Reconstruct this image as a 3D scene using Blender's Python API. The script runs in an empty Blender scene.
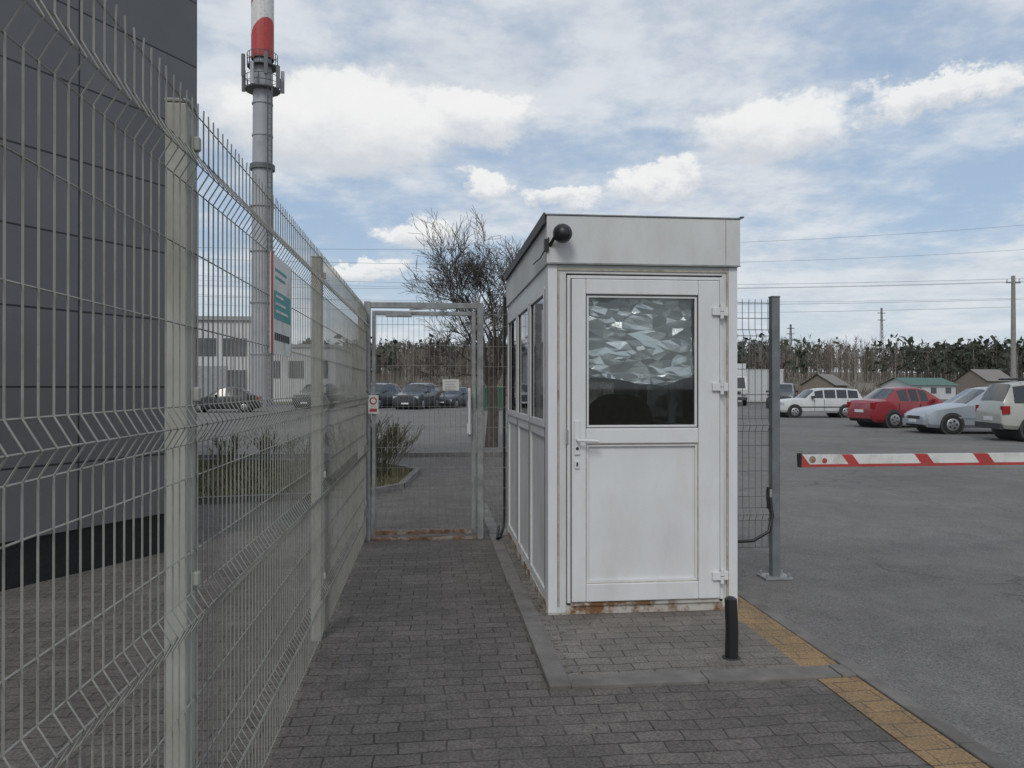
import bpy, bmesh, math, random
from mathutils import Vector, Matrix
from mathutils import noise as mn
from mathutils.geometry import delaunay_2d_cdt
random.seed(7)
S=bpy.context.scene
COL=S.collection
# ------------------------------------------------------------ materials
def nt(name):
    m=bpy.data.materials.new(name); m.use_nodes=True
    t=m.node_tree; b=t.nodes['Principled BSDF']
    return m,t,b
def N(t,typ,**k):
    n=t.nodes.new(typ)
    for a,v in k.items(): setattr(n,a,v)
    return n
def mat(name,c,rough=.6,var=.15,scale=6,bump=.0,metal=0,bscale=60,spec=.5,dirt=None,dirtscale=1.5,dirtlo=.5,dirthi=.7,dz=1.0):
    m,t,b=nt(name)
    tc=N(t,'ShaderNodeTexCoord'); no=N(t,'ShaderNodeTexNoise'); no.inputs['Scale'].default_value=scale; no.inputs['Detail'].default_value=3
    t.links.new(tc.outputs['Object'],no.inputs['Vector'])
    mr=N(t,'ShaderNodeMapRange'); mr.inputs['From Min'].default_value=.3; mr.inputs['From Max'].default_value=.7
    mr.inputs['To Min'].default_value=1-var; mr.inputs['To Max'].default_value=1+var
    t.links.new(no.outputs['Fac'],mr.inputs['Value'])
    vm=N(t,'ShaderNodeVectorMath',operation='SCALE'); vm.inputs[0].default_value=c[:3]
    t.links.new(mr.outputs[0],vm.inputs['Scale'])
    out=vm.outputs[0]
    if dirt:
        n2=N(t,'ShaderNodeTexNoise'); n2.inputs['Scale'].default_value=dirtscale; n2.inputs['Detail'].default_value=5; n2.inputs['Roughness'].default_value=.7
        mp=N(t,'ShaderNodeMapping'); mp.inputs['Scale'].default_value=(1,1,dz); t.links.new(tc.outputs['Object'],mp.inputs[0])
        t.links.new(mp.outputs[0],n2.inputs['Vector'])
        m2=N(t,'ShaderNodeMapRange'); m2.inputs['From Min'].default_value=dirtlo; m2.inputs['From Max'].default_value=dirthi
        t.links.new(n2.outputs['Fac'],m2.inputs['Value'])
        mx=N(t,'ShaderNodeMix',data_type='RGBA'); t.links.new(m2.outputs[0],mx.inputs[0]); t.links.new(out,mx.inputs[6]); mx.inputs[7].default_value=(*dirt,1)
        out=mx.outputs[2]
    t.links.new(out,b.inputs['Base Color'])
    b.inputs['Roughness'].default_value=rough; b.inputs['Metallic'].default_value=metal
    b.inputs['Specular IOR Level'].default_value=spec
    if bump:
        n3=N(t,'ShaderNodeTexNoise'); n3.inputs['Scale'].default_value=bscale; n3.inputs['Detail'].default_value=2
        t.links.new(tc.outputs['Object'],n3.inputs['Vector'])
        bp=N(t,'ShaderNodeBump'); bp.inputs['Strength'].default_value=bump; bp.inputs['Distance'].default_value=.01
        t.links.new(n3.outputs['Fac'],bp.inputs['Height']); t.links.new(bp.outputs[0],b.inputs['Normal'])
    return m
def pavers(name,c1,c2,mortar,bw=.2,rh=.1,rot=0,stain=(.05,.05,.048)):
    m,t,b=nt(name)
    tc=N(t,'ShaderNodeTexCoord'); mp=N(t,'ShaderNodeMapping'); mp.inputs['Rotation'].default_value[2]=rot
    t.links.new(tc.outputs['Object'],mp.inputs['Vector'])
    wn=N(t,'ShaderNodeTexNoise'); wn.inputs['Scale'].default_value=2.0; wn.inputs['Detail'].default_value=3; t.links.new(mp.outputs[0],wn.inputs['Vector'])
    sc=N(t,'ShaderNodeVectorMath',operation='SCALE'); sc.inputs['Scale'].default_value=.07; t.links.new(wn.outputs['Color'],sc.inputs[0])
    ad=N(t,'ShaderNodeVectorMath',operation='ADD'); t.links.new(mp.outputs[0],ad.inputs[0]); t.links.new(sc.outputs[0],ad.inputs[1])
    br=N(t,'ShaderNodeTexBrick'); br.inputs['Scale'].default_value=1; br.inputs['Brick Width'].default_value=bw; br.inputs['Row Height'].default_value=rh
    br.inputs['Mortar Size'].default_value=.0055; br.inputs['Mortar Smooth'].default_value=.6
    br.inputs['Color1'].default_value=(*c1,1); br.inputs['Color2'].default_value=(*c2,1); br.inputs['Mortar'].default_value=(*mortar,1)
    t.links.new(ad.outputs[0],br.inputs['Vector'])
    n2=N(t,'ShaderNodeTexNoise'); n2.inputs['Scale'].default_value=.9; n2.inputs['Detail'].default_value=6; n2.inputs['Roughness'].default_value=.68
    t.links.new(tc.outputs['Object'],n2.inputs['Vector'])
    m2=N(t,'ShaderNodeMapRange'); m2.inputs['From Min'].default_value=.42; m2.inputs['From Max'].default_value=.66; m2.inputs['To Max'].default_value=.75
    t.links.new(n2.outputs['Fac'],m2.inputs['Value'])
    mx=N(t,'ShaderNodeMix',data_type='RGBA'); t.links.new(m2.outputs[0],mx.inputs[0]); t.links.new(br.outputs['Color'],mx.inputs[6]); mx.inputs[7].default_value=(*stain,1)
    n5=N(t,'ShaderNodeTexNoise'); n5.inputs['Scale'].default_value=2.6; n5.inputs['Detail'].default_value=6; n5.inputs['Roughness'].default_value=.75
    t.links.new(ad.outputs[0],n5.inputs['Vector'])
    m5=N(t,'ShaderNodeMapRange'); m5.inputs['From Min'].default_value=.48; m5.inputs['From Max'].default_value=.72; m5.inputs['To Max'].default_value=.6
    t.links.new(n5.outputs['Fac'],m5.inputs['Value'])
    mx5=N(t,'ShaderNodeMix',data_type='RGBA'); t.links.new(m5.outputs[0],mx5.inputs[0]); t.links.new(mx.outputs[2],mx5.inputs[6]); mx5.inputs[7].default_value=(*[v*1.45 for v in c1],1)
    n4=N(t,'ShaderNodeTexNoise'); n4.inputs['Scale'].default_value=80; n4.inputs['Detail'].default_value=3; t.links.new(tc.outputs['Object'],n4.inputs['Vector'])
    m4=N(t,'ShaderNodeMapRange'); m4.inputs['From Min'].default_value=.3;m4.inputs['From Max'].default_value=.7;m4.inputs['To Min'].default_value=.66;m4.inputs['To Max'].default_value=1.34
    t.links.new(n4.outputs['Fac'],m4.inputs['Value'])
    vm=N(t,'ShaderNodeVectorMath',operation='SCALE'); t.links.new(mx5.outputs[2],vm.inputs[0]); t.links.new(m4.outputs[0],vm.inputs['Scale'])
    t.links.new(vm.outputs[0],b.inputs['Base Color']); b.inputs['Roughness'].default_value=.88; b.inputs['Specular IOR Level'].default_value=.3
    bp=N(t,'ShaderNodeBump'); bp.inputs['Strength'].default_value=.6; bp.inputs['Distance'].default_value=.006; bp.invert=True
    t.links.new(br.outputs['Fac'],bp.inputs['Height']); t.links.new(bp.outputs[0],b.inputs['Normal'])
    return m
def asphalt():
    m,t,b=nt('asphalt'); tc=N(t,'ShaderNodeTexCoord')
    def noise(s,d,lo,hi,a,c,r=.6):
        n=N(t,'ShaderNodeTexNoise'); n.inputs['Scale'].default_value=s; n.inputs['Detail'].default_value=d; n.inputs['Roughness'].default_value=r
        t.links.new(tc.outputs['Object'],n.inputs['Vector'])
        q=N(t,'ShaderNodeMapRange'); q.inputs['From Min'].default_value=lo; q.inputs['From Max'].default_value=hi; q.inputs['To Min'].default_value=a; q.inputs['To Max'].default_value=c
        t.links.new(n.outputs['Fac'],q.inputs['Value']); return q.outputs[0],n
    a,_=noise(95,3,.3,.7,.55,1.45); bb,_=noise(.3,6,.32,.68,.82,1.2,.7); c,_=noise(4,5,.35,.7,1.08,.88)
    v=N(t,'ShaderNodeTexVoronoi'); v.feature='DISTANCE_TO_EDGE'; v.inputs['Scale'].default_value=.22
    wn=N(t,'ShaderNodeTexNoise'); wn.inputs['Scale'].default_value=1.6; wn.inputs['Detail'].default_value=5; t.links.new(tc.outputs['Object'],wn.inputs['Vector'])
    ws=N(t,'ShaderNodeVectorMath',operation='MULTIPLY_ADD'); ws.inputs[1].default_value=(1.3,1.3,0); t.links.new(wn.outputs['Color'],ws.inputs[0]); t.links.new(tc.outputs['Object'],ws.inputs[2])
    t.links.new(ws.outputs[0],v.inputs['Vector'])
    cr=N(t,'ShaderNodeMapRange'); cr.inputs['From Min'].default_value=.0; cr.inputs['From Max'].default_value=.006; cr.inputs['To Min'].default_value=.65; cr.inputs['To Max'].default_value=1
    t.links.new(v.outputs['Distance'],cr.inputs['Value'])
    def mul(x,y):
        q=N(t,'ShaderNodeMath',operation='MULTIPLY'); t.links.new(x,q.inputs[0]); t.links.new(y,q.inputs[1]); return q.outputs[0]
    f=mul(mul(mul(a,bb),c),cr.outputs[0])
    vm=N(t,'ShaderNodeVectorMath',operation='SCALE'); vm.inputs[0].default_value=(.168,.160,.151); t.links.new(f,vm.inputs['Scale'])
    d,_=noise(.9,7,.50,.72,0,.6,.72)
    mx=N(t,'ShaderNodeMix',data_type='RGBA'); t.links.new(d,mx.inputs[0]); t.links.new(vm.outputs[0],mx.inputs[6]); mx.inputs[7].default_value=(.215,.203,.185,1)
    t.links.new(mx.outputs[2],b.inputs['Base Color']); b.inputs['Roughness'].default_value=.92; b.inputs['Specular IOR Level'].default_value=.2
    n3=N(t,'ShaderNodeTexNoise'); n3.inputs['Scale'].default_value=120; t.links.new(tc.outputs['Object'],n3.inputs['Vector'])
    bp=N(t,'ShaderNodeBump'); bp.inputs['Strength'].default_value=.6; bp.inputs['Distance'].default_value=.005; t.links.new(n3.outputs['Fac'],bp.inputs['Height']); t.links.new(bp.outputs[0],b.inputs['Normal'])
    return m
def glassmat(name,tint=(.7,.75,.75),mixf=.0):
    m=bpy.data.materials.new(name); m.use_nodes=True; t=m.node_tree; t.nodes.clear()
    o=N(t,'ShaderNodeOutputMaterial'); tr=N(t,'ShaderNodeBsdfTransparent'); tr.inputs[0].default_value=(*tint,1)
    gl=N(t,'ShaderNodeBsdfGlossy'); gl.inputs['Roughness'].default_value=.03; gl.inputs[0].default_value=(.9,.9,.9,1)
    fr=N(t,'ShaderNodeFresnel'); fr.inputs[0].default_value=1.5
    ad=N(t,'ShaderNodeMath',operation='ADD'); ad.inputs[1].default_value=mixf; t.links.new(fr.outputs[0],ad.inputs[0])
    mx=N(t,'ShaderNodeMixShader'); t.links.new(ad.outputs[0],mx.inputs[0]); t.links.new(tr.outputs[0],mx.inputs[1]); t.links.new(gl.outputs[0],mx.inputs[2]); t.links.new(mx.outputs[0],o.inputs[0])
    return m
M=dict(
 asph=asphalt(),
 pav=pavers('dark_pavers',(.150,.134,.122),(.112,.100,.092),(.052,.046,.041),stain=(.10,.09,.082)),
 pav2=pavers('grey_pavers',(.21,.19,.17),(.165,.15,.135),(.07,.062,.053),stain=(.13,.117,.102)),
 yel=pavers('yellow_tactile_pavers',(.31,.20,.10),(.25,.165,.085),(.12,.09,.06),bw=.24,rh=.12,stain=(.18,.14,.095)),
 kerb=mat('kerb_concrete',(.175,.162,.15),.9,.2,8,.4,dirt=(.11,.10,.092)),
 dirt=mat('dry_grass_ground',(.13,.115,.075),.95,.35,.3,.3,bscale=20,dirt=(.16,.14,.105),dirtscale=.1),
 bed=mat('bed_soil',(.14,.12,.075),.95,.35,3,.5,dirt=(.09,.095,.045),dirtscale=2),
 field=mat('hill_grass',(.17,.15,.11),.95,.3,.05,0,dirt=(.11,.10,.07),dirtscale=.03),
 fence=mat('fence_cream_coat',(.31,.31,.275),.7,.08,20,0,spec=.25,dirt=(.22,.215,.18),dirtscale=6),
 fpost=mat('fence_post_coat',(.35,.35,.31),.7,.1,9,.1,spec=.25,dirt=(.22,.20,.16),dirtscale=5,dirtlo=.48,dirthi=.8,dz=.3),
 galv=mat('galvanised_steel',(.29,.30,.30),.6,.2,12,.1,metal=.2,dirt=(.2,.2,.195),dirtscale=5),
 greyp=mat('grey_painted_steel',(.15,.165,.175),.5,.15,9,.1,dirt=(.11,.11,.11),dirtscale=5),
 rust=mat('rusted_steel',(.17,.10,.06),.9,.4,14,.5,dirt=(.3,.26,.22),dirtscale=9,dirtlo=.5,dirthi=.6),
 rustw=mat('rust_streaked_white',(.5,.48,.43),.7,.1,9,.2,dirt=(.2,.10,.045),dirtscale=5,dirtlo=.46,dirthi=.58),
 white=mat('white_pvc',(.69,.70,.70),.45,.04,3,0,spec=.35,dirt=(.58,.575,.55),dirtscale=4,dirtlo=.48,dirthi=.85,dz=.3),
 whited=mat('white_sheet_panel',(.62,.63,.62),.65,.05,2,0,spec=.25,dirt=(.50,.495,.46),dirtscale=3.5,dirtlo=.46,dirthi=.8,dz=.45),
 cream=mat('aged_sealant',(.40,.375,.31),.7,.2,15,.2,dirt=(.22,.17,.12),dirtscale=6),
 gap=mat('shadow_gap_rubber',(.05,.05,.05),.8),
 black=mat('black_plastic',(.018,.018,.02),.4,.1),
 brown=mat('dark_roof_flashing',(.045,.038,.035),.6,.2,dirt=(.08,.06,.05)),
 inner=mat('interior_lining',(.26,.28,.265),.7),
 dark=mat('dark_fabric',(.02,.02,.024),.9,.3,20),
 glass=glassmat('window_glass',(.55,.6,.6),.06),
 glassd=glassmat('door_glass',(.9,.92,.92),.0),
 plinth=mat('black_plinth_granite',(.018,.018,.019),.5,.3,30),
 wb=mat('white_hall_cladding',(.55,.56,.56),.6,.06,.5,dirt=(.45,.45,.45),dirtscale=.3),
 wbd=mat('hall_window_band',(.09,.10,.11),.2,.2,.8),
 roofg=mat('hall_roof_grey',(.3,.31,.32),.6),
 tow=mat('tower_grey_steel',(.36,.37,.39),.6,.1,.5,dirt=(.27,.28,.30),dirtscale=.6),
 towd=mat('tower_dark_steel',(.12,.125,.13),.6),
 wirem=mat('line_wire',(.16,.17,.18),.6),
 red=mat('red_paint',(.42,.045,.04),.5,.12,4,dirt=(.32,.08,.06),dirtscale=7),
 wpaint=mat('white_paint',(.66,.66,.63),.5,.06,4,dirt=(.46,.44,.41),dirtscale=5),
 teal=mat('teal_print',(.08,.30,.30),.5,.05),
 bark=mat('bark',(.085,.07,.06),.95,.3,8),
 twig=mat('forest_twigs',(.15,.125,.105),.95,.35,.08),  # brown lightened: distance haze is put into the colour
 pine=mat('pine_needles',(.058,.068,.048),.95,.4,.1),  # needle green also carries painted-in distance haze
 birch=mat('birch_trunk',(.26,.24,.21),.9,.4,2),
 shrub=mat('shrub_stems',(.12,.105,.055),.95,.3,8),
 grass=mat('dry_grass_blades',(.16,.145,.07),.95,.5,2),
 wood=mat('weathered_wood',(.2,.17,.14),.9,.2),
 roofm=mat('hut_roof',(.22,.2,.18),.8), roofgr=mat('green_metal_roof',(.07,.15,.12),.6),
 conc=mat('concrete_pole',(.26,.25,.23),.9,.15),
 tyre=mat('tyre_rubber',(.02,.02,.02),.85), rim=mat('wheel_rim',(.35,.36,.37),.35,.1,metal=.6),
 cglass=mat('car_glass',(.02,.024,.028),.06,.1,spec=.8),
 lampr=mat('tail_lamp',(.3,.01,.01),.2), lampw=mat('head_lamp',(.6,.62,.64),.1,metal=.3),
 plate=mat('number_plate',(.7,.7,.7),.4), green=mat('green_container_paint',(.03,.11,.07),.6),
)
def cladding():
    m,t,b=nt('grey_facade_cladding'); tc=N(t,'ShaderNodeTexCoord')
    br=N(t,'ShaderNodeTexBrick'); br.offset=0; br.inputs['Scale'].default_value=1; br.inputs['Brick Width'].default_value=1.2; br.inputs['Row Height'].default_value=.6; br.inputs['Mortar Size'].default_value=.008
    br.inputs['Color1'].default_value=(.145,.143,.148,1); br.inputs['Color2'].default_value=(.128,.127,.132,1); br.inputs['Mortar'].default_value=(.02,.02,.02,1)
    mp=N(t,'ShaderNodeMapping'); mp.inputs['Rotation'].default_value=(math.radians(90),0,0); mp.inputs['Location'].default_value=(0,.3,0)
    t.links.new(tc.outputs['Object'],mp.inputs[0]); t.links.new(mp.outputs[0],br.inputs[0])
    n=N(t,'ShaderNodeTexNoise'); n.inputs['Scale'].default_value=1.2; n.inputs['Detail'].default_value=6; t.links.new(tc.outputs['Object'],n.inputs[0])
    q=N(t,'ShaderNodeMapRange'); q.inputs['To Min'].default_value=.75; q.inputs['To Max'].default_value=1.25; t.links.new(n.outputs['Fac'],q.inputs[0])
    vm=N(t,'ShaderNodeVectorMath',operation='SCALE'); t.links.new(br.outputs[0],vm.inputs[0]); t.links.new(q.outputs[0],vm.inputs['Scale'])
    t.links.new(vm.outputs[0],b.inputs['Base Color']); b.inputs['Roughness'].default_value=.55
    return m
M['clad']=cladding()
# ------------------------------------------------------------ mesh helpers
def empty(name,loc=(0,0,0),rz=0):
    o=bpy.data.objects.new(name,None); o.empty_display_size=.1; o.location=loc; o.rotation_euler[2]=rz; COL.objects.link(o); return o
class MB:
    def __init__(s): s.v=[];s.f=[];s.m=[];s.mats=[]
    def mi(s,m):
        if m not in s.mats: s.mats.append(m)
        return s.mats.index(m)
    def box(s,x0,x1,y0,y1,z0,z1,m):
        b=len(s.v); i=s.mi(m)
        s.v+=[(x0,y0,z0),(x1,y0,z0),(x1,y1,z0),(x0,y1,z0),(x0,y0,z1),(x1,y0,z1),(x1,y1,z1),(x0,y1,z1)]
        for f in ((0,3,2,1),(4,5,6,7),(0,1,5,4),(1,2,6,5),(2,3,7,6),(3,0,4,7)): s.f.append([b+k for k in f]); s.m.append(i)
    def poly(s,pts,m):
        b=len(s.v); s.v+=[tuple(p) for p in pts]; s.f.append(list(range(b,b+len(pts)))); s.m.append(s.mi(m))
    def tube(s,pts,rad,m,sides=5,cap=True):
        pts=[Vector(p) for p in pts]; n=len(pts); i=s.mi(m); b=len(s.v)
        if not isinstance(rad,(list,tuple)): rad=[rad]*n
        prev=None
        for k in range(n):
            d=(pts[min(k+1,n-1)]-pts[max(k-1,0)])
            if d.length<1e-9: d=Vector((0,0,1))
            d.normalize()
            if prev is None:
                a=Vector((1,0,0)) if abs(d.x)<.8 else Vector((0,1,0))
                u=d.cross(a).normalized()
            else:
                u=prev-d*prev.dot(d)
                u=u.normalized() if u.length>1e-6 else d.orthogonal().normalized()
            prev=u; w=d.cross(u)
            for j in range(sides):
                an=2*math.pi*j/sides; s.v.append(tuple(pts[k]+(u*math.cos(an)+w*math.sin(an))*rad[k]))
        for k in range(n-1):
            for j in range(sides):
                a=b+k*sides+j; c=b+k*sides+(j+1)%sides
                s.f.append([a,c,c+sides,a+sides]); s.m.append(i)
        if cap:
            s.f.append([b+j for j in range(sides)][::-1]); s.m.append(i)
            s.f.append([b+(n-1)*sides+j for j in range(sides)]); s.m.append(i)
    def obj(s,name,parent=None,bevel=0,smooth=None,loc=None):
        me=bpy.data.meshes.new(name); me.from_pydata(s.v,[],s.f); 
        for m in s.mats: me.materials.append(m)
        me.polygons.foreach_set('material_index',s.m); me.update()
        o=bpy.data.objects.new(name,me); COL.objects.link(o)
        if parent: o.parent=parent
        if smooth is not None:
            me.shade_smooth(); me.set_sharp_from_angle(angle=math.radians(smooth))
        if bevel:
            bv=o.modifiers.new('b','BEVEL'); bv.width=bevel; bv.segments=2; bv.limit_method='ANGLE'
        if loc: o.location=loc
        return o
# ------------------------------------------------------------ ground
def sheet(name,pts,z,m):
    b=MB(); b.poly([(x,y,z) for x,y in pts],m); return b.obj(name)
sheet('ground',[(-1500,-500),(1500,-500),(1500,2500),(-1500,2500)],0,M['dirt'])
sheet('asphalt_parking_lot',[(-45,-20),(75,-20),(75,66),(-45,66)],.004,M['asph'])
sheet('paved_walkway',[(-9,-4),(2.165,-4),(2.165,16.5),(-9,16.5)],.009,M['pav'])
sheet('booth_pavement',[(.68,3.9),(1.95,3.9),(1.95,8.2),(.68,8.2)],.014,M['pav2'])
b=MB()
for (y0,y1) in ((-4,3.75),(3.9,6.5)): b.poly([(1.95,y0,.014),(2.165,y0,.014),(2.165,y1,.014),(1.95,y1,.014)],M['yel'])
b.obj('tactile_paving_strip')
b=MB(); R=random.Random(2)
y=3.75
while y<9: q=R.uniform(-.004,.004); b.box(.57+q,.68+q,y+.004,y+.996,-.05,.026+q,M['kerb']); y+=1
x=.68
while x<2.1: q=R.uniform(-.004,.004); b.box(x+.003,min(x+.7,2.165),3.75+q,3.9+q,-.05,.026+q,M['kerb']); x+=.703
y=-4
while y<16: q=R.uniform(-.003,.003); b.box(2.171+q,2.26+q,y+.004,y+.996,-.05,.018+q,M['kerb']); y+=1
b.obj('kerb',bevel=.006)
bedp=[(-8.5,10.1),(-3,10.2),(-1.0,10.6),(-.45,11.4),(-.25,13.5),(-1.2,15),(-4,15.6),(-8.5,15.4)]
sheet('planting_bed',bedp,.03,M['bed'])
b=MB()
for i in range(len(bedp)):
    p=Vector((*bedp[i],0)); q=Vector((*bedp[(i+1)%len(bedp)],0)); d=(q-p).normalized(); n=Vector((d.y,-d.x,0))*.05
    vs=[p-n,q-n,q+n,p+n]; h=.09+i*.0007
    b.poly([(v.x,v.y,h) for v in vs],M['kerb'])
    b.poly([(vs[3].x,vs[3].y,0),(vs[2].x,vs[2].y,0),(vs[2].x,vs[2].y,h),(vs[3].x,vs[3].y,h)],M['kerb'])
    b.poly([(vs[0].x,vs[0].y,0),(vs[1].x,vs[1].y,0),(vs[1].x,vs[1].y,h),(vs[0].x,vs[0].y,h)],M['kerb'])
b.obj('bed_kerb')
b=MB()
b.box(-44,-4,66,66.2,-.05,.12,M['kerb']); b.box(-4,75,66,66.2,-.05,.12,M['kerb']); b.box(-9,2.2,16.5,16.62,-.05,.1,M['kerb'])
b.obj('far_kerb')
def inside(x,y,P):
    c=False; j=len(P)-1
    for i in range(len(P)):
        if (P[i][1]>y)!=(P[j][1]>y) and x<(P[j][0]-P[i][0])*(y-P[i][1])/(P[j][1]-P[i][1])+P[i][0]: c=not c
        j=i
    return c
b=MB(); R=random.Random(3)
for _ in range(11000):
    x=R.uniform(-6.5,-.3); y=R.uniform(10.2,15.4)
    if not inside(x,y,bedp): continue
    a=R.uniform(0,6.28); h=R.uniform(.04,.13); w=.012
    dx,dy=math.cos(a)*w,math.sin(a)*w; lx,ly=R.uniform(-.05,.05),R.uniform(-.05,.05)
    b.poly([(x-dx,y-dy,.03),(x+dx,y+dy,.03),(x+lx,y+ly,.03+h)],M['grass'])
b.obj('grass')
b=MB(); R=random.Random(9)
for _ in range(420):
    if R.random()<.5: x=.69+abs(R.gauss(0,.06)); y=R.uniform(3.9,7.5)
    elif R.random()<.5: x=R.uniform(-.6,2.1); y=R.uniform(1.5,9)
    else: x=-.66+abs(R.gauss(0,.12)); y=R.uniform(1.5,7.5)
    s=R.uniform(.003,.011); a=R.uniform(0,6.28); z=.03 if .5<x<.7 and y>3.7 else .015
    b.poly([(x+s*math.cos(a+q)*R.uniform(.6,1.3),y+s*math.sin(a+q),z+R.uniform(0,.006)) for q in (0,1.6,3.1,4.7)],M[R.choice(['wood','grass','bark'])])
b.obj('litter')
# ------------------------------------------------------------ branching plants
def grow(b,R,p,d,L,r,lv,maxl,m,nch=(3,4),spread=.7,up=.1,ratio=.68,segs=4,minr=.006):
    pts=[p.copy()]; rs=[r]; q=p.copy(); dd=d.copy()
    sg_=segs if lv<4 else 3
    for k in range(sg_):
        dd=(dd+Vector((R.gauss(0,.15),R.gauss(0,.15),R.gauss(0,.10)+up*.3))).normalized()
        q=q+dd*L/sg_; pts.append(q.copy()); rs.append(max(minr,r*(1-.5*(k+1)/sg_)))
    b.tube(pts,rs,m,sides=(7 if lv==0 else 4 if lv<3 else 3),cap=False)
    if lv>=maxl: return
    n=R.randint(*nch)
    for i in range(n):
        t=R.uniform(.35,1) if i<n-1 else 1.0
        k=min(sg_-1,int(t*sg_)); f=t*sg_-k; base=pts[k].lerp(pts[k+1],f)
        ax=Vector((R.gauss(0,1),R.gauss(0,1),R.gauss(0,.7))); ax=(ax-dd*ax.dot(dd)).normalized()
        nd=(dd*math.cos(spread)+ax*math.sin(spread)*R.uniform(.6,1.2)+Vector((0,0,up))).normalized()
        grow(b,R,base,nd,L*ratio*R.uniform(.75,1.2),max(minr,rs[k]*.6),lv+1,maxl,m,nch,spread,up,ratio,segs,minr)
b=MB(); R=random.Random(11)
tr=[Vector((0,0,0)),Vector((.05,0,.9)),Vector((0,.05,1.75))]
b.tube(tr,[.17,.14,.13],M['bark'],8)
for i in range(7):
    a=i*.898+.3; s_=.3+.35*(i%3)/2
    grow(b,R,tr[1].lerp(tr[2],.4+.1*i),Vector((math.cos(a)*s_,math.sin(a)*s_,1)).normalized(),1.48,.065,1,6,M['bark'],(3,5),.6,.06,.68,4,.0045)
b.obj('bare_tree',loc=(1.45,19.0,0))
def shrub(x,y,h,seed,n=14,m='shrub'):
    b=MB(); R=random.Random(seed)
    for i in range(n):
        a=R.uniform(0,6.28); s=R.uniform(.1,.7)
        grow(b,R,Vector((math.cos(a)*.1,math.sin(a)*.1,0)),Vector((math.cos(a)*s,math.sin(a)*s,1)).normalized(),h*.5,.007,2,4,M[m],(3,4),.45,.2,.65,3,.0045)
    return b.obj('shrub',loc=(x,y,.03))
shrub(-.85,12.8,1.0,1,40); shrub(-1.35,12.4,.85,22,24)
for i,(x,y,h) in enumerate([(-4.6,14.2,.75),(-3.7,14.5,.6),(-3.0,14.3,.7),(-2.3,14.4,.6),(-5.5,14.3,.7)]): shrub(x,y,h,30+i)
# ------------------------------------------------------------ wire fence
def panel(b,P0,P1,z0,z1,folds,nrm,m,dv=.05,r=.0022,hz=.2,spike=.03):
    P0=Vector(P0);P1=Vector(P1); L=(P1-P0).length; d=(P1-P0)/L; nv=Vector(nrm)
    prof=[(z0,0)]
    for fz in folds: prof+=[(fz-.05,0),(fz,.03),(fz+.05,0)]
    prof+=[(z1,0)]
    n=int(round(L/dv)); RR=random.Random(int(L*1000))
    for i in range(n+1):
        p=P0+d*(L*i/n+RR.uniform(-.0015,.0015))
        pts=[p+nv*o+Vector((0,0,z)) for z,o in prof]
        pts.append(p+nv*RR.uniform(-.002,.002)+d*RR.uniform(-.002,.002)+Vector((0,0,z1+spike)))
        b.tube(pts,r,m,4,False)
    hs=set()
    zz=z0
    while zz<=z1+1e-4:
        if all(abs(zz-f)>.09 for f in folds): hs.add((round(zz,3),0))
        zz+=hz
    hs.add((z1,0))
    for f in folds: hs|={(f-.05,0),(f+.05,0),(f,.03)}
    for z,o in hs:
        q=nv*(o-.004)+Vector((0,0,z)); b.tube([P0+q-d*.02,P1+q+d*.02],r*1.05,m,4)
root=empty('wire_mesh_fence',(-.68,0,0))
ys=[-.33,2.17,4.66,7.52]
folds=[.30,.90,1.40,2.08]
for i in range(3):
    b=MB(); panel(b,(.045,ys[i],0),(.045,ys[i+1],0),.06,2.24,folds,(1,0,0),M['fence'])
    b.obj(f'mesh_panel_{i+1}',root)
for i,yy in enumerate(ys):
    b=MB(); w=.04
    b.box(-.03,.03,yy-w,yy+w,0,2.26,M['fpost']); b.box(-.032,.032,yy-w-.002,yy+w+.002,2.26,2.272,M['fence'])
    for z in (.3,.9,1.4,2.08): b.box(.03,.052,yy-.012,yy+.012,z+.06,z+.10,M['fpost'])
    b.obj(f'post_{i+1}',root,bevel=.006)
sg=empty('company_sign',(-.62,3.24,1.82))
b=MB(); b.box(0,.004,-.21,.21,-.19,.20,M['wpaint']); b.box(.004,.006,-.21,-.175,-.19,.20,M['red']); b.box(.004,.006,-.15,.19,-.05,.06,M['teal'])
for k in range(3): b.box(.0062,.0075,-.13,.02+.05*k,.045-.03*k-.010,.045-.03*k,M['wpaint'])
for k in range(2): b.box(.004,.006,-.13,.1-.03*k,.15-.03*k-.01,.15-.03*k,M['teal'])
for k in range(8): b.box(.004,.006,-.14+.04*k,-.115+.04*k,-.135,-.105,M['gap'])
b.obj('board',sg)
# ------------------------------------------------------------ gate
gt=empty('pedestrian_gate',(0,7.6,0))
b=MB(); g=M['galv']
b.box(-.66,-.60,-.035,.035,0,2.33,g); b.box(.44,.50,-.035,.035,0,2.33,g); b.box(-.60,.44,-.03,.03,2.27,2.325,g)
b.obj('frame',gt,bevel=.004)
b=MB(); b.box(-.585,-.55,-.02,.02,.1,2.24,g); b.box(.385,.425,-.02,.02,.1,2.24,g); b.box(-.55,.385,-.02,.02,2.20,2.24,g); b.box(-.55,.385,-.018,.018,.06,.10,M['rust']); b.box(-.6,.44,-.04,.04,.0,.03,M['rust'])
b.obj('leaf_frame',gt,bevel=.004)
b=MB(); panel(b,(-.54,0,0),(.38,0,0),.11,2.19,[],(0,-1,0),g,spike=0,r=.0017); b.obj('leaf_mesh',gt)
b=MB(); panel(b,(.51,.0,0),(.74,.0,0),.1,2.22,[],(0,-1,0),M['fence'],spike=.03,r=.002); b.obj('side_mesh',gt)
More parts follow.
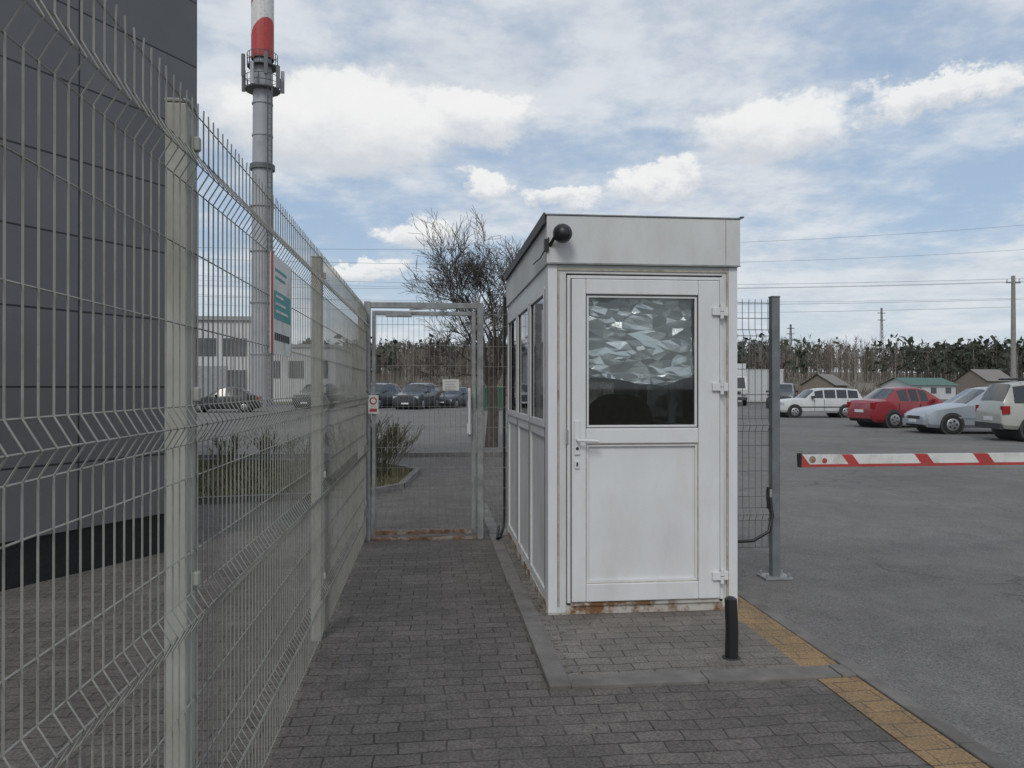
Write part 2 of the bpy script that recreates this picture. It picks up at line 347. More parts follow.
b=MB(); b.tube([(.36,-.03,1.02),(.36,-.085,1.04),(.36,-.085,1.46),(.36,-.03,1.48)],.013,M['white'],8); b.box(.34,.385,-.05,-.022,1.05,1.14,M['white']); b.box(.335,.385,-.05,-.022,1.3,1.38,M['galv'])
b.obj('pull_handle',gt)
b=MB(); b.box(-.45,-.2,-.08,-.022,2.18,2.235,M['galv']); b.tube([(-.22,-.06,2.25),(.0,-.16,2.255),(.14,-.04,2.26)],.008,M['galv'],6); b.obj('door_closer',gt,bevel=.003)
sgn=empty('no_entry_sign',(-.57,7.56,1.33)); b=MB(); b.box(-.05,.05,-.004,0,-.09,.09,M['wpaint'])
b.tube([(0,-.0045,.035),(0,-.0065,.035)],.036,M['red'],20); b.tube([(0,-.0062,.035),(0,-.008,.035)],.024,M['wpaint'],20); b.box(-.035,.035,-.0065,-.0045,-.07,-.04,M['red']); b.obj('board',sgn)
sgn=empty('notice_sign',(.18,7.585,1.52)); b=MB(); b.box(-.08,.08,-.004,0,-.055,.055,M['wpaint']); 
for k in range(4): b.box(-.06,.055-.02*(k%2),-.006,-.0045,.035-.025*k-.006,.035-.025*k,M['roofg'])
b.obj('board',sgn)
# ------------------------------------------------------------ booth
bo=empty('security_booth',(.75,4.97,0))
W=1.28; Dp=2.73; wt=.055
wh=M['white']; wd=M['whited']
b=MB()
b.box(0,.06,0,wt,.0,2.30,wh); b.box(W-.06,W,0,wt,0,2.30,wh)
b.box(.06,.12,.006,wt,.0,2.30,wd); b.box(1.178,W-.06,.006,wt,0,2.30,wd)
b.box(.12,1.178,.006,wt,2.245,2.30,wd)
b.box(.12,1.178,.002,wt,.0,.07,M['rustw']); b.box(.0,.12,-.003,.0,.0,.03,M['rustw']); b.box(1.18,W,-.003,.0,.0,.035,M['rustw'])
b.box(.062,.074,-.002,.006,.07,2.26,M['cream']); b.box(1.203,1.215,-.002,.006,.07,2.26,M['cream']); b.box(.062,1.215,-.0025,.006,2.262,2.277,M['cream'])
b.obj('front_wall',bo,bevel=.003)
b=MB()
b.box(0,wt,wt,.11,0,2.3,wh); b.box(0,wt,Dp-.06,Dp,0,2.3,wh)
nW=3; seg=(Dp-.17)/nW
b.box(.003,wt,.11,Dp-.06,.07,.13,wd); b.box(.003,wt,.11,Dp-.06,1.16,1.23,wh); b.box(.003,wt,.11,Dp-.06,2.17,2.3,wh)
for i in range(nW+1):
    y=.11+seg*i; b.box(.0015,wt,max(.11,y-.035),min(Dp-.06,y+.035),.13,2.17,wh)
for i in range(nW):
    y0=.11+seg*i+.035; y1=.11+seg*(i+1)-.035
    b.box(.018,.04,y0,y1,.13,1.16,wd)
    b.box(-.006,.03,y0,y0+.045,1.23,2.17,wh); b.box(-.006,.03,y1-.045,y1,1.23,2.17,wh); b.box(-.006,.03,y0+.045,y1-.045,2.125,2.17,wh); b.box(-.006,.03,y0+.045,y1-.045,1.23,1.275,wh)
    for yy in (y0,y1): b.box(-.0025,.0,yy-.003,yy+.003,.14,2.16,M['gap'])
b.box(-.003,wt,.0+wt,Dp,0,.07,M['rustw'])
b.obj('left_wall',bo)
b=MB()
for i in range(nW):
    y0=.11+seg*i+.08; y1=.11+seg*(i+1)-.08; b.box(.01,.016,y0,y1,1.275,2.125,M['glass'])
    b.box(.004,.0095,y0-.001,y0+.008,1.275,2.125,M['gap']); b.box(.004,.0095,y1-.008,y1+.001,1.275,2.125,M['gap'])
b.obj('left_window_glass',bo)
b=MB()
b.box(W-wt,W,wt,Dp,0,1.2,wd); b.box(W-wt,W,wt,Dp,2.12,2.3,wd); b.box(W-wt,W,wt,.3,1.2,2.12,wd); b.box(W-wt,W,Dp-.3,Dp,1.2,2.12,wd); b.box(W-wt,W,1.3,1.36,1.2,2.12,wh)
b.box(wt,W-wt,Dp-wt,Dp,0,1.2,wd); b.box(wt,W-wt,Dp-wt,Dp,2.12,2.3,wd); b.box(wt,.2,Dp-wt,Dp,1.2,2.12,wd); b.box(W-.2,W-wt,Dp-wt,Dp,1.2,2.12,wd)
b.obj('rear_walls',bo)
b=MB(); b.box(W-.03,W-.025,.3,Dp-.3,1.2,2.12,M['glass']); b.box(.2,W-.2,Dp-.03,Dp-.025,1.2,2.12,M['glass']); b.obj('rear_glass',bo)
b=MB(); b.box(wt,W-wt,wt,Dp-wt,.0,.08,M['inner']); b.box(wt,W-wt,wt,Dp-wt,2.28,2.295,M['inner']); 
b.box(W-wt-.01,W-wt-.001,wt,Dp-wt,.08,1.2,M['inner']); b.box(wt+.01,W-wt-.01,Dp-wt-.01,Dp-wt-.001,.08,1.2,M['inner']); b.box(wt+.002,wt+.01,wt,Dp-wt,.08,1.22,M['inner'])
b.box(.08,1.2,1.9,2.6,.72,.76,M['wood'])
b.box(.2,.72,Dp-.1,Dp-.09,1.2,2.12,M['dark']); b.box(.74,W-.2,Dp-.1,Dp-.09,1.55,2.12,M['inner'])
b.obj('interior',bo)
b=MB(); b.box(.45,.95,.95,1.45,.45,.53,M['dark']); b.box(.66,.74,1.16,1.24,.1,.45,M['black'])
bk=[(.62,.24),(.75,.27),(.9,.28),(1.05,.28),(1.2,.27),(1.3,.25),(1.37,.21),(1.42,.15),(1.445,.07)]
for k in range(8):
    (z0,w0),(z1,w1)=bk[k],bk[k+1]
    for ya in (.90,1.0): b.poly([(.7-w0,ya,z0),(.7+w0,ya,z0),(.7+w1,ya,z1),(.7-w1,ya,z1)],M['dark'])
    for s in (-1,1): b.poly([(.7+s*w0,.90,z0),(.7+s*w0,1.0,z0),(.7+s*w1,1.0,z1),(.7+s*w1,.90,z1)],M['dark'])
for a in range(5): b.tube([(.7,1.2,.16),(.7+.3*math.cos(a*1.256),1.2+.3*math.sin(a*1.256),.12)],.02,M['black'],6)
b.obj('office_chair',bo)
b=MB()
b.box(-.012,W+.012,-.022,.03,2.302,2.617,wd); b.box(-.012,.03,.03,Dp+.02,2.302,2.617,wd); b.box(W-.03,W+.012,.03,Dp+.02,2.302,2.617,wd); b.box(.03,W-.03,Dp-.03,Dp+.02,2.302,2.617,wd)
b.obj('parapet',bo,bevel=.004)
b=MB(); b.box(-.02,W+.02,-.03,Dp+.03,2.619,2.626,M['galv']); b.box(-.034,-.0225,-.03,Dp+.04,2.56,2.632,M['brown']); b.box(W+.01,W+.035,-.034,Dp+.04,2.627,2.634,M['brown']); b.obj('roof_flashing',bo)
b=MB()
b.box(W-.09,W-.086,-.0245,-.022,2.31,2.61,M['cream']); b.box(-.012,W+.012,-.026,-.022,2.30,2.310,M['galv']); b.obj('parapet_trim',bo)
b=MB(); x0,x1=.125,1.173
fy=-.022
b.box(x0,x0+.022,fy+.008,.05,.09,2.23,wh); b.box(x1-.022,x1,fy+.008,.05,.09,2.23,wh); b.box(x0+.022,x1-.022,fy+.008,.05,2.208,2.23,wh); b.box(x0+.022,x1-.022,fy+.008,.05,.07,.095,M['rustw'])
b.obj('door_frame',bo,bevel=.003)
b=MB(); l0,l1=x0+.026,x1-.026; w0,w1=.245,1.001
b.box(l0,w0,fy-.01,.04,.10,2.204,wh); b.box(w1,l1,fy-.01,.04,.10,2.204,wh)
b.box(w0+.001,w1-.001,fy-.0095,.04,2.106,2.204,wh); b.box(w0+.001,w1-.001,fy-.0095,.04,1.13,1.23,wh); b.box(w0+.001,w1-.001,fy-.0095,.04,.10,.216,wh)
b.obj('door_leaf_frame',bo,bevel=.006)
b=MB(); b.box(w0,w1,.0,.02,.216,1.13,wh); 
b.obj('door_lower_panel',bo)
b=MB()
def ring(xa,xb,za,zb,t,y0,y1,m):
    b.box(xa,xa+t,y0,y1,za,zb,m); b.box(xb-t,xb,y0,y1,za,zb,m); b.box(xa+t,xb-t,y0,y1,zb-t,zb,m); b.box(xa+t,xb-t,y0,y1,za,za+t,m)
ring(w0,w1,1.23,2.106,.006,-.024,-.002,M['gap']); ring(w0+.006,w1-.006,1.236,2.1,.014,-.018,-.001,wh)
ring(w0,w1,.216,1.13,.005,-.024,-.0005,M['cream']); ring(w0+.005,w1-.005,.221,1.125,.014,-.018,-.0005,wh)
b.obj('door_beads',bo)
b=MB(); b.box(w0+.02,w1-.02,.002,.006,1.25,2.086,M['glassd']); b.obj('door_glass',bo)
b=MB(); b.box(x0+.0222,x0+.0258,fy,.0,.1,2.206,M['gap']); b.box(x1-.0258,x1-.0222,fy,.0,.1,2.206,M['gap']); b.box(x0+.0222,x1-.0222,fy,.0,2.2045,2.2075,M['gap']); b.obj('door_gap',bo)
# crumpled foil: broad irregular facets with sharp creases, hung just behind the glass
fm,ft,fb=nt('crumpled_foil')
fb.inputs['Metallic'].default_value=.6; fb.inputs['Roughness'].default_value=.27; fb.inputs['Base Color'].default_value=(.88,.91,.90,1)
ftc=N(ft,'ShaderNodeTexCoord'); fn=N(ft,'ShaderNodeTexNoise'); fn.inputs['Scale'].default_value=26; fn.inputs['Detail'].default_value=2; ft.links.new(ftc.outputs['Object'],fn.inputs[0])
fbp=N(ft,'ShaderNodeBump'); fbp.inputs['Strength'].default_value=.2; fbp.inputs['Distance'].default_value=.01; ft.links.new(fn.outputs['Fac'],fbp.inputs['Height']); ft.links.new(fbp.outputs[0],fb.inputs['Normal'])
R=random.Random(33); P2=[]
def fbot(x): u=(x-.262)/.724; return 1.525+.02*math.sin(u*7)+.02*mn.noise(Vector((u*6,0,3)))+.05*abs(u-.5)
for i in range(23):
    x=.262+.724*i/22; P2.append(Vector((x,fbot(x)))); P2.append(Vector((x,2.095)))
for i in range(11):
    z=1.59+.49*i/10; P2.append(Vector((.262,z))); P2.append(Vector((.986,z)))
for _ in range(230):
    x=R.uniform(.27,.978); z=R.uniform(1.53,2.085)
    if z>fbot(x)+.012: P2.append(Vector((x,z)))
res=delaunay_2d_cdt([Vector((p.x*.42+p.y*.16,p.y)) for p in P2],[],[],0,1e-5)
b=MB(); k=b.mi(fm)
for q in res[0]:
    z=q.y; x=(q.x-q.y*.16)/.42
    r1=abs(mn.noise(Vector((x*2.2+z*2.6,z*5.5-x*2.6,0))))*2
    y=.012+.045*r1+R.uniform(0,.016)+.06*(z-1.53)
    b.v.append((x,y,z))
for f in res[2]:
    zs=[b.v[i] for i in f]; cx=sum(v[0] for v in zs)/3; cz=sum(v[2] for v in zs)/3
    if cz>fbot(cx)-.004: b.f.append(list(f)); b.m.append(k)
b.obj('window_foil',bo)
b=MB(); hx=.185
b.box(hx-.017,hx+.017,fy-.022,fy-.009,1.06,1.28,wh); b.tube([(hx,fy-.02,1.155),(hx,fy-.06,1.155),(hx+.02,fy-.064,1.155),(hx+.13,fy-.064,1.15)],.010,wh,8)
b.tube([(hx,fy-.0225,1.1),(hx,fy-.026,1.1)],.011,M['gap'],12); b.box(hx-.016,hx+.016,fy-.02,fy-.009,.97,1.02,wh); b.box(hx-.006,hx+.006,fy-.023,fy-.02,.985,1.01,M['gap'])
b.box(l0-.035,l0-.022,fy-.004,fy+.012,1.13,1.22,M['galv'])
b.obj('door_handle',bo,bevel=.003)
b=MB()
for z in (.25,1.5,2.0):
    b.tube([(1.155,fy-.026,z-.05),(1.155,fy-.026,z+.05)],.013,wh,10); b.box(1.09,1.145,fy-.03,fy-.009,z-.026,z+.026,wh); b.box(1.167,1.2,fy-.02,.006,z-.028,z+.028,wh)
    b.tube([(1.155,fy-.026,z-.003),(1.155,fy-.026,z+.003)],.0138,M['gap'],10)
b.obj('door_hinges',bo,bevel=.003)
b=MB(); b.tube([(.01,-.02,2.42),(.03,-.07,2.46),(.07,-.1,2.48)],.012,M['black'],8)
c=Vector((.075,-.12,2.48))
pts=[];rs=[]
for k in range(13):
    a=math.pi*k/12; pts.append(c+Vector((0.3*math.cos(a)*.062,-math.cos(a)*.062,-.02*math.cos(a)))); rs.append(max(.002,.062*math.sin(a)))
b.tube(pts,rs,M['black'],20); b.tube([(.0,-.03,2.47),(-.03,-.02,2.38),(-.034,.1,2.36),(-.03,.5,2.38)],.005,M['black'],6); b.box(-.03,.0,-.04,.0,2.38,2.46,M['black'])
b.obj('dome_camera',bo,smooth=40)
b=MB(); b.tube([(-.03,2.72,2.4),(-.035,2.72,1.2),(-.035,2.7,.3),(-.05,2.65,.1),(-.09,2.55,.035),(-.13,2.4,.045),(-.1,2.62,.12)],.016,M['black'],8); b.obj('downpipe_hose',bo,smooth=40)
# ------------------------------------------------------------ right post + side mesh + barrier + bollard
sp=empty('gate_post',(2.67,5.8,0))
b=MB(); b.box(-.032,.032,-.032,.032,.01,2.2,M['greyp']); b.box(-.035,.035,-.035,.035,2.2,2.212,M['greyp']); b.box(-.11,.11,-.09,.09,.006,.022,M['galv'])
for sx in (-.085,.085):
    for sy in (-.065,.065): b.tube([(sx,sy,.02),(sx,sy,.05)],.012,M['galv'],6)
b.box(-.06,-.032,-.03,.03,.6,.7,M['galv']); b.tube([(-.06,-.02,.55),(-.06,-.02,.72)],.014,M['black'],8)
b.obj('steel_post',sp,bevel=.003)
b=MB(); b.tube([(-.05,-.03,.64),(-.04,-.05,.5),(-.08,-.07,.38),(-.2,-.06,.31),(-.4,-.04,.3),(-.6,.0,.34)],.013,M['black'],8); b.obj('cable',sp,smooth=50)
sf=empty('side_mesh_fence',(0,5.83,0))
b=MB(); panel(b,(2.06,0,0),(2.63,0,0),.24,2.16,[.5,1.2,1.9],(0,-1,0),M['greyp'],r=.0028); b.obj('mesh_panel',sf)
ba=empty('barrier_arm',(2.88,5.8,.92))
b=MB()
b.box(-.012,0.0,-.026,.026,-.052,.052,M['black']); b.tube([(-.006,0,.0),(-.006,0,.06)],.02,M['black'],8)
segs=[(.0,.04,'red'),(.04,.36,'wpaint'),(.36,.45,'red'),(.45,.97,'wpaint'),(.97,1.08,'red'),(1.08,1.47,'wpaint'),(1.47,1.6,'red'),(1.6,2.1,'wpaint'),(2.1,2.25,'red'),(2.25,2.9,'wpaint'),(2.9,3.05,'red'),(3.05,3.7,'wpaint'),(3.7,3.85,'red'),(3.85,4.5,'wpaint')]
for a,c_,mm in segs:
    sk=.028; a0=a-sk if a>.03 else a; c0=c_-sk; a1=a+sk if a>.03 else a; c1_=c_+sk
    b.poly([(a0,-.022,.045),(c0,-.022,.045),(c1_,-.022,-.028),(a1,-.022,-.028)],M[mm])
    b.poly([(a0,.022,.045),(c0,.022,.045),(c1_,.022,-.045),(a1,.022,-.045)],M[mm])
    b.poly([(a0,-.022,.045),(c0,-.022,.045),(c0,.022,.045),(a0,.022,.045)],M[mm])
b.box(0,4.5,-.026,.022,-.050,-.0285,M['red'])
b.tube([(.09,-.023,.01),(.09,-.027,.01)],.026,M['rust'],16); b.tube([(.19,-.023,.0),(.19,-.027,.0)],.02,M['red'],16)
b.obj('boom',ba)
b=MB(); b.box(4.42,4.78,-.18,.18,-.92,.15,M['red']); b.box(4.44,4.76,-.19,-.181,-.6,-.1,M['wpaint']); b.obj('barrier_cabinet',ba,bevel=.01)
b=MB(); b.tube([(0,0,-.02),(.004,0,.16),(.0,.008,.335)],[.036,.035,.034],M['black'],14); b.tube([(0,.008,.335),(0,.008,.347)],[.034,.018],M['black'],14); b.tube([(0,0,.0),(0,0,.018)],.05,M['gap'],14)
b.obj('bollard',smooth=40,loc=(1.632,4.085,.0))
# ------------------------------------------------------------ dark grey building
db=empty('grey_office_building',(-2.186,7.485,0))
db.rotation_euler[2]=math.radians(60)-math.pi
b=MB(); b.box(0,12,-9,-.02,.37,9.5,M['clad']); b.obj('facade',db)
b=MB(); b.box(.01,12,-9,-.06,0,.37,M['plinth']); b.obj('plinth',db)
b=MB(); b.box(-.03,12.1,-9.1,.02,9.5,9.7,M['gap']); b.obj('coping',db)
# ------------------------------------------------------------ white hall
hl=empty('white_industrial_hall',(-30,80,0))
b=MB(); b.box(-25,12,0,20,0,8.2,M['wb']); b.box(12,20,1.5,18,0,5.6,M['wb']); b.obj('walls',hl)
b=MB(); b.box(-25.2,12.2,-.3,20.2,8.2,8.6,M['roofg']); b.box(12.2,20.3,1.3,18.2,5.6,5.9,M['roofg']); b.obj('roof',hl)
b=MB()
for i in range(12): b.box(-24+i*3,-21.6+i*3,-.05,.02,4.6,6.4,M['wbd']) ; b.box(-24+i*3,-21.6+i*3,-.05,.02,1.2,3.2,M['wbd'])
for i in range(3): b.box(12.8+i*2.4,14.4+i*2.4,1.45,1.52,2.4,4.2,M['wbd'])
b.box(6,9.5,-.06,-.051,0,3.6,M['roofg']); b.obj('windows',hl)
b=MB()
for i in range(38): b.box(-25+i,-24.95+i,-.04,.0,0,8.2,M['roofg'])
b.obj('cladding_ribs',hl)
# ------------------------------------------------------------ telecom tower
tw=empty('telecom_chimney_tower',(-13.2,61.7,0)); b=MB()
b.tube([(0,0,0),(0,0,18.4)],[.86,.78],M['tow'],20); b.tube([(0,0,18.4),(0,0,18.8)],[.95,.95],M['towd'],20); b.tube([(0,0,18.8),(0,0,27)],[.76,.70],M['tow'],20)
for z in (4,8,12,15.5,21,23.5): b.tube([(0,0,z),(0,0,z+.12)],[.93 if z<18 else .8]*2,M['tow'],20)
b.obj('shaft',tw,smooth=40)
b=MB(); 
for z,r in ((24.6,1.35),(26.4,1.15)):
    b.tube([(0,0,z),(0,0,z+.1)],[r,r],M['towd'],16)
    for a in range(16):
        A=a*math.pi/8; B=(a+1)*math.pi/8
        for h in (.5,1.0): b.tube([(r*math.cos(A),r*math.sin(A),z+h),(r*math.cos(B),r*math.sin(B),z+h)],.03,M['towd'],4)
        b.tube([(r*math.cos(A),r*math.sin(A),z),(r*math.cos(A),r*math.sin(A),z+1.0)],.03,M['towd'],4)
for a in range(9):
    A=a*math.pi*2/9+.2; r=1.5; x,y=r*math.cos(A),r*math.sin(A); zz=24.6+(a%2)*.8
    b.box(x-.13,x+.13,y-.1,y+.1,zz,zz+1.7,M['towd'] if a%3 else M['tow'])
b.tube([(.9,-.9,0),(.9,-.9,24.6)],.06,M['towd'],4); b.tube([(.6,-1.0,0),(.6,-1.0,24.6)],.06,M['towd'],4)
for k in range(60): b.tube([(.6,-1.0,k*.41),(.9,-.9,k*.41)],.03,M['towd'],3)
b.obj('platforms',tw)
b=MB()
sh=lambda a:.9*math.sin(a+2.4)
for k in range(20):
    A=k*math.pi/10; B=(k+1)*math.pi/10
    r=.86; zs=[27.0,29.2,31.3,33.6,36]
    for q in range(4):
        za0=zs[q]+(sh(A) if q else 0); zb0=zs[q]+(sh(B) if q else 0); za1=zs[q+1]+(sh(A) if q<3 else 0); zb1=zs[q+1]+(sh(B) if q<3 else 0)
        b.poly([(r*math.cos(A),r*math.sin(A),za0),(r*math.cos(B),r*math.sin(B),zb0),(r*math.cos(B),r*math.sin(B),zb1),(r*math.cos(A),r*math.sin(A),za1)],M['red'] if q%2==0 else M['wpaint'])
b.obj('banded_top',tw)
# ------------------------------------------------------------ hill + forest
b=MB(); X0,X1,nx=-400,520,60; ny=24
hz=lambda x,y: -.3+ max(0,(y-125))*.036*(1+.12*math.sin(x*.013+1))+.6*math.sin(x*.03)*min(1,max(0,(y-125)/60))
vs=[]
for j in range(ny+1):
    for i in range(nx+1):
        x=X0+(X1-X0)*i/nx; y=120+320*j/ny; vs.append((x,y,hz(x,y)))
b.v=vs; k=b.mi(M['field'])
for j in range(ny):
    for i in range(nx):
        a=j*(nx+1)+i; b.f.append([a,a+1,a+nx+2,a+nx+1]); b.m.append(k)
b.obj('hill',smooth=60)
b=MB(); R=random.Random(5)
def rndv(s): return Vector((R.gauss(0,s),R.gauss(0,s),R.gauss(0,s)))
for i in range(3300):
    y=205+125*R.random()**1.1; az=R.uniform(-.20,.80); x=y*math.tan(az); z=hz(x,y)
    clump=mn.noise(Vector((x*.025,y*.02,0)))
    h=R.uniform(9.5,14)*(1.0 if az>.25 else .88)*(1+.25*mn.noise(Vector((x*.04,y*.04,7)))); c=Vector((x,y,z))
    if R.random()<.42+clump*1.3:
        b.tube([c,c+Vector((0,0,h*.9))],[.16,.05],M['bark'],3,False)
        wmx=h*R.uniform(.13,.19)
        for q in range(20):
            t=R.random(); zz=h*(.28+.72*t); ww=wmx*(1-t)**.7+.25; a=R.uniform(0,6.28); rr=ww*R.random()**.5
            p=c+Vector((rr*math.cos(a),rr*math.sin(a),zz)); u=rndv(.5); v=rndv(.4)
            b.poly([p-u,p+v,p+u,p-v],M['pine'])
    else:
        b.tube([c,c+Vector((R.gauss(0,.3),0,h*.8))],[.14,.05],M['birch'] if R.random()<.4 else M['twig'],3,False)
        for q in range(26):
            t=R.random(); zz=h*(.25+.65*t); a=R.uniform(0,6.28); p=c+Vector((0,0,zz)); l=h*.17*(1.2-t*.6)
            e=p+Vector((math.cos(a)*l*.6,math.sin(a)*l*.6,l*R.uniform(.5,1.1))); s=Vector((R.uniform(.1,.26),0,0))
            b.poly([p-s*.4,p+s*.4,e+s],M['twig']); 
b.obj('forest')
b=MB()
for i in range(600):
    y=R.uniform(100,200); az=R.uniform(-.3,.82); x=y*math.tan(az); z=max(0,hz(x,y)) if y>120 else 0; h=R.uniform(1.0,2.6)
    for q in range(14):
        a=R.uniform(0,6.28); l=h*R.uniform(.5,1); p=Vector((x+R.gauss(0,.8),y+R.gauss(0,.8),z)); e=p+Vector((math.cos(a)*l*.4,math.sin(a)*l*.4,l)); s=Vector((R.uniform(.08,.25),0,0))
        b.poly([p-s*.5,p+s*.5,e+s],M['twig'])
b.obj('roadside_scrub')
# ------------------------------------------------------------ distant small buildings
def house(name,x,y,w,d,h,rh,mw,mr,rz=0,win=2):
    e=empty(name,(x,y,0),rz); b=MB(); b.box(-w/2,w/2,-d/2,d/2,0,h,mw)
    b.poly([(-w/2,-d/2,h),(-w/2,d/2,h),(-w/2,0,h+rh)],mw); b.poly([(w/2,-d/2,h),(w/2,d/2,h),(w/2,0,h+rh)],mw); b.obj('walls',e)
    b=MB(); o=.3
    b.poly([(-w/2-o,-d/2-o,h-.1),(w/2+o,-d/2-o,h-.1),(w/2+o,0,h+rh+.05),(-w/2-o,0,h+rh+.05)],mr); b.poly([(-w/2-o,d/2+o,h-.1),(w/2+o,d/2+o,h-.1),(w/2+o,0,h+rh+.05),(-w/2-o,0,h+rh+.05)],mr); b.obj('roof',e)
    b=MB()
    for i in range(win):
        xx=-w/2+w*(i+.5)/win; b.box(xx-.4,xx+.4,-d/2-.04,-d/2+.02,h*.4,h*.8,M['wbd'])
    b.obj('windows',e)
house('wooden_hut',50,94,4.2,4,1.8,1.3,M['wood'],M['roofm'],.7,1)
house('green_roof_shed',60,90,6.5,5,1.8,.8,M['wb'],M['roofgr'],.15,3)
house('village_house',98,128,7,6,2.6,2.0,M['wood'],M['roofm'],.3,2)
# ------------------------------------------------------------ poles, masts, wires
up=empty('utility_pole',(39.0,48.2,0)); b=MB(); b.tube([(0,0,0),(0,0,9.0)],[.19,.12],M['conc'],8); b.box(-.5,.5,-.06,.06,8.5,8.6,M['galv'])
for x in (-.45,0,.45): b.tube([(x,0,8.6),(x,0,8.8)],.05,M['wpaint'],6)
b.obj('pole',up)
up2=empty('utility_pole',(-44,80,0)); b=MB(); b.tube([(0,0,0),(0,0,14)],[.19,.12],M['conc'],8); b.box(-.9,.9,-.06,.06,13.3,13.42,M['galv']); b.obj('pole',up2)
b=MB()
def wire(p,q,s,r=.02):
    p=Vector(p);q=Vector(q); b.tube([p.lerp(q,t/24)+Vector((0,0,-s*4*(t/24)*(1-t/24))) for t in range(25)],r,M['wirem'],3,False)
for k,(z0,z1) in enumerate(((13.8,8.8),(13.3,8.6),(12.0,7.4),(11.0,6.9))): wire((-44,80,z0),(39,48.2,z1),1.2,.014)
for z in (8.8,8.6,7.4): wire((39,48.2,z),(75,20,9),1,.014)
wire((-30,70,13.8),(80,75,20.5),1.8,.017); wire((-30,70,13.0),(80,75,17.6),1.8,.017); wire((-30,70,10.5),(80,75,13.5),1.0,.017); wire((-30,70,9.6),(80,75,11.6),.9,.017)
b.obj('overhead_power_lines')
for (x,y,h) in ((178,290,31),(145,300,25)):
    b=MB(); w=.7
    for sx,sy in ((-w,-w),(w,-w),(w,w),(-w,w)): b.tube([(sx,sy,0),(sx*.3,sy*.3,h)],.12,M['towd'],3)
    for k in range(10):
        z0=h*k/10; z1=h*(k+1)/10; s0=w*(1-.7*k/10); s1=w*(1-.7*(k+1)/10)
        b.tube([(-s0,-s0,z0),(s1,-s1,z1)],.07,M['towd'],3); b.tube([(s0,-s0,z0),(-s1,-s1,z1)],.07,M['towd'],3)
    for z in (h*.84,h*.93): b.box(-1.6,1.6,-.2,.2,z,z+.25,M['towd'])
    b.obj('lattice_mast',loc=(x,y,2))
# ------------------------------------------------------------ cars
def carpaint(name,c,metal=.0):
    m=mat(name,c,.32,.05,2,dirt=tuple(v*.7+.03 for v in c),dirtscale=1.5,dirtlo=.5,dirthi=.8); 
    b=m.node_tree.nodes['Principled BSDF']; b.inputs['Coat Weight'].default_value=.5; b.inputs['Coat Roughness'].default_value=.08; b.inputs['Metallic'].default_value=metal; return m
PR={
'sedan':dict(st=[(0,.32,.52,.55,.62,.55),(.1,.22,.64,.68,.78,.66),(.35,.2,.76,.80,.85,.7),(.95,.2,.85,.90,.87,.74),(1.3,.2,.91,.97,.87,.72),(1.95,.2,.93,1.42,.87,.6),(2.35,.2,.94,1.49,.87,.6),(2.75,.2,.95,1.49,.87,.6),(3.2,.2,.96,1.43,.87,.58),(3.7,.2,.98,1.05,.86,.68),(4.12,.22,.97,1.0,.82,.68),(4.2,.3,.88,.9,.76,.64),(4.25,.34,.6,.62,.74,.62)],ws=[(4,5),(8,9)],gl=[(5,6),(6,7),(7,8)],wh=(.8,3.42),r=.31),
'boxy':dict(st=[(0,.34,.6,.62,.76,.72),(.05,.28,.78,.82,.79,.74),(.6,.24,.86,.9,.80,.74),(1.25,.24,.9,.95,.80,.72),(1.68,.24,.92,1.36,.80,.62),(2.15,.24,.92,1.43,.80,.62),(2.75,.24,.92,1.44,.80,.62),(3.3,.24,.92,1.43,.80,.62),(3.85,.24,.92,1.38,.80,.6),(4.02,.26,.92,.98,.79,.7),(4.1,.34,.7,.72,.76,.7)],ws=[(3,4),(8,9)],gl=[(4,5),(5,6),(6,7),(7,8)],wh=(.72,3.2),r=.3),
'niva':dict(st=[(0,.42,.72,.74,.72,.66),(.06,.36,.88,.92,.8,.74),(.6,.34,.96,1.0,.83,.75),(1.15,.34,1.0,1.05,.83,.74),(1.6,.34,1.02,1.56,.83,.66),(2.3,.34,1.02,1.64,.83,.66),(2.9,.34,1.02,1.64,.83,.66),(3.4,.34,1.02,1.58,.82,.64),(3.62,.36,1.02,1.1,.8,.7),(3.70,.42,.8,.82,.78,.7)],ws=[(3,4),(7,8)],gl=[(4,5),(5,6),(6,7)],wh=(.62,2.85),r=.35),
'suv':dict(st=[(0,.35,.7,.74,.74,.66),(.08,.28,.9,.95,.88,.78),(.9,.26,1.05,1.1,.92,.8),(1.2,.26,1.08,1.15,.92,.78),(1.9,.26,1.1,1.68,.92,.68),(2.7,.26,1.12,1.76,.92,.68),(3.6,.26,1.14,1.74,.92,.68),(4.3,.26,1.15,1.64,.9,.66),(4.5,.3,1.12,1.2,.86,.72),(4.6,.38,.8,.82,.84,.72)],ws=[(3,4),(7,8)],gl=[(4,5),(5,6),(6,7)],wh=(.88,3.65),r=.36),
}
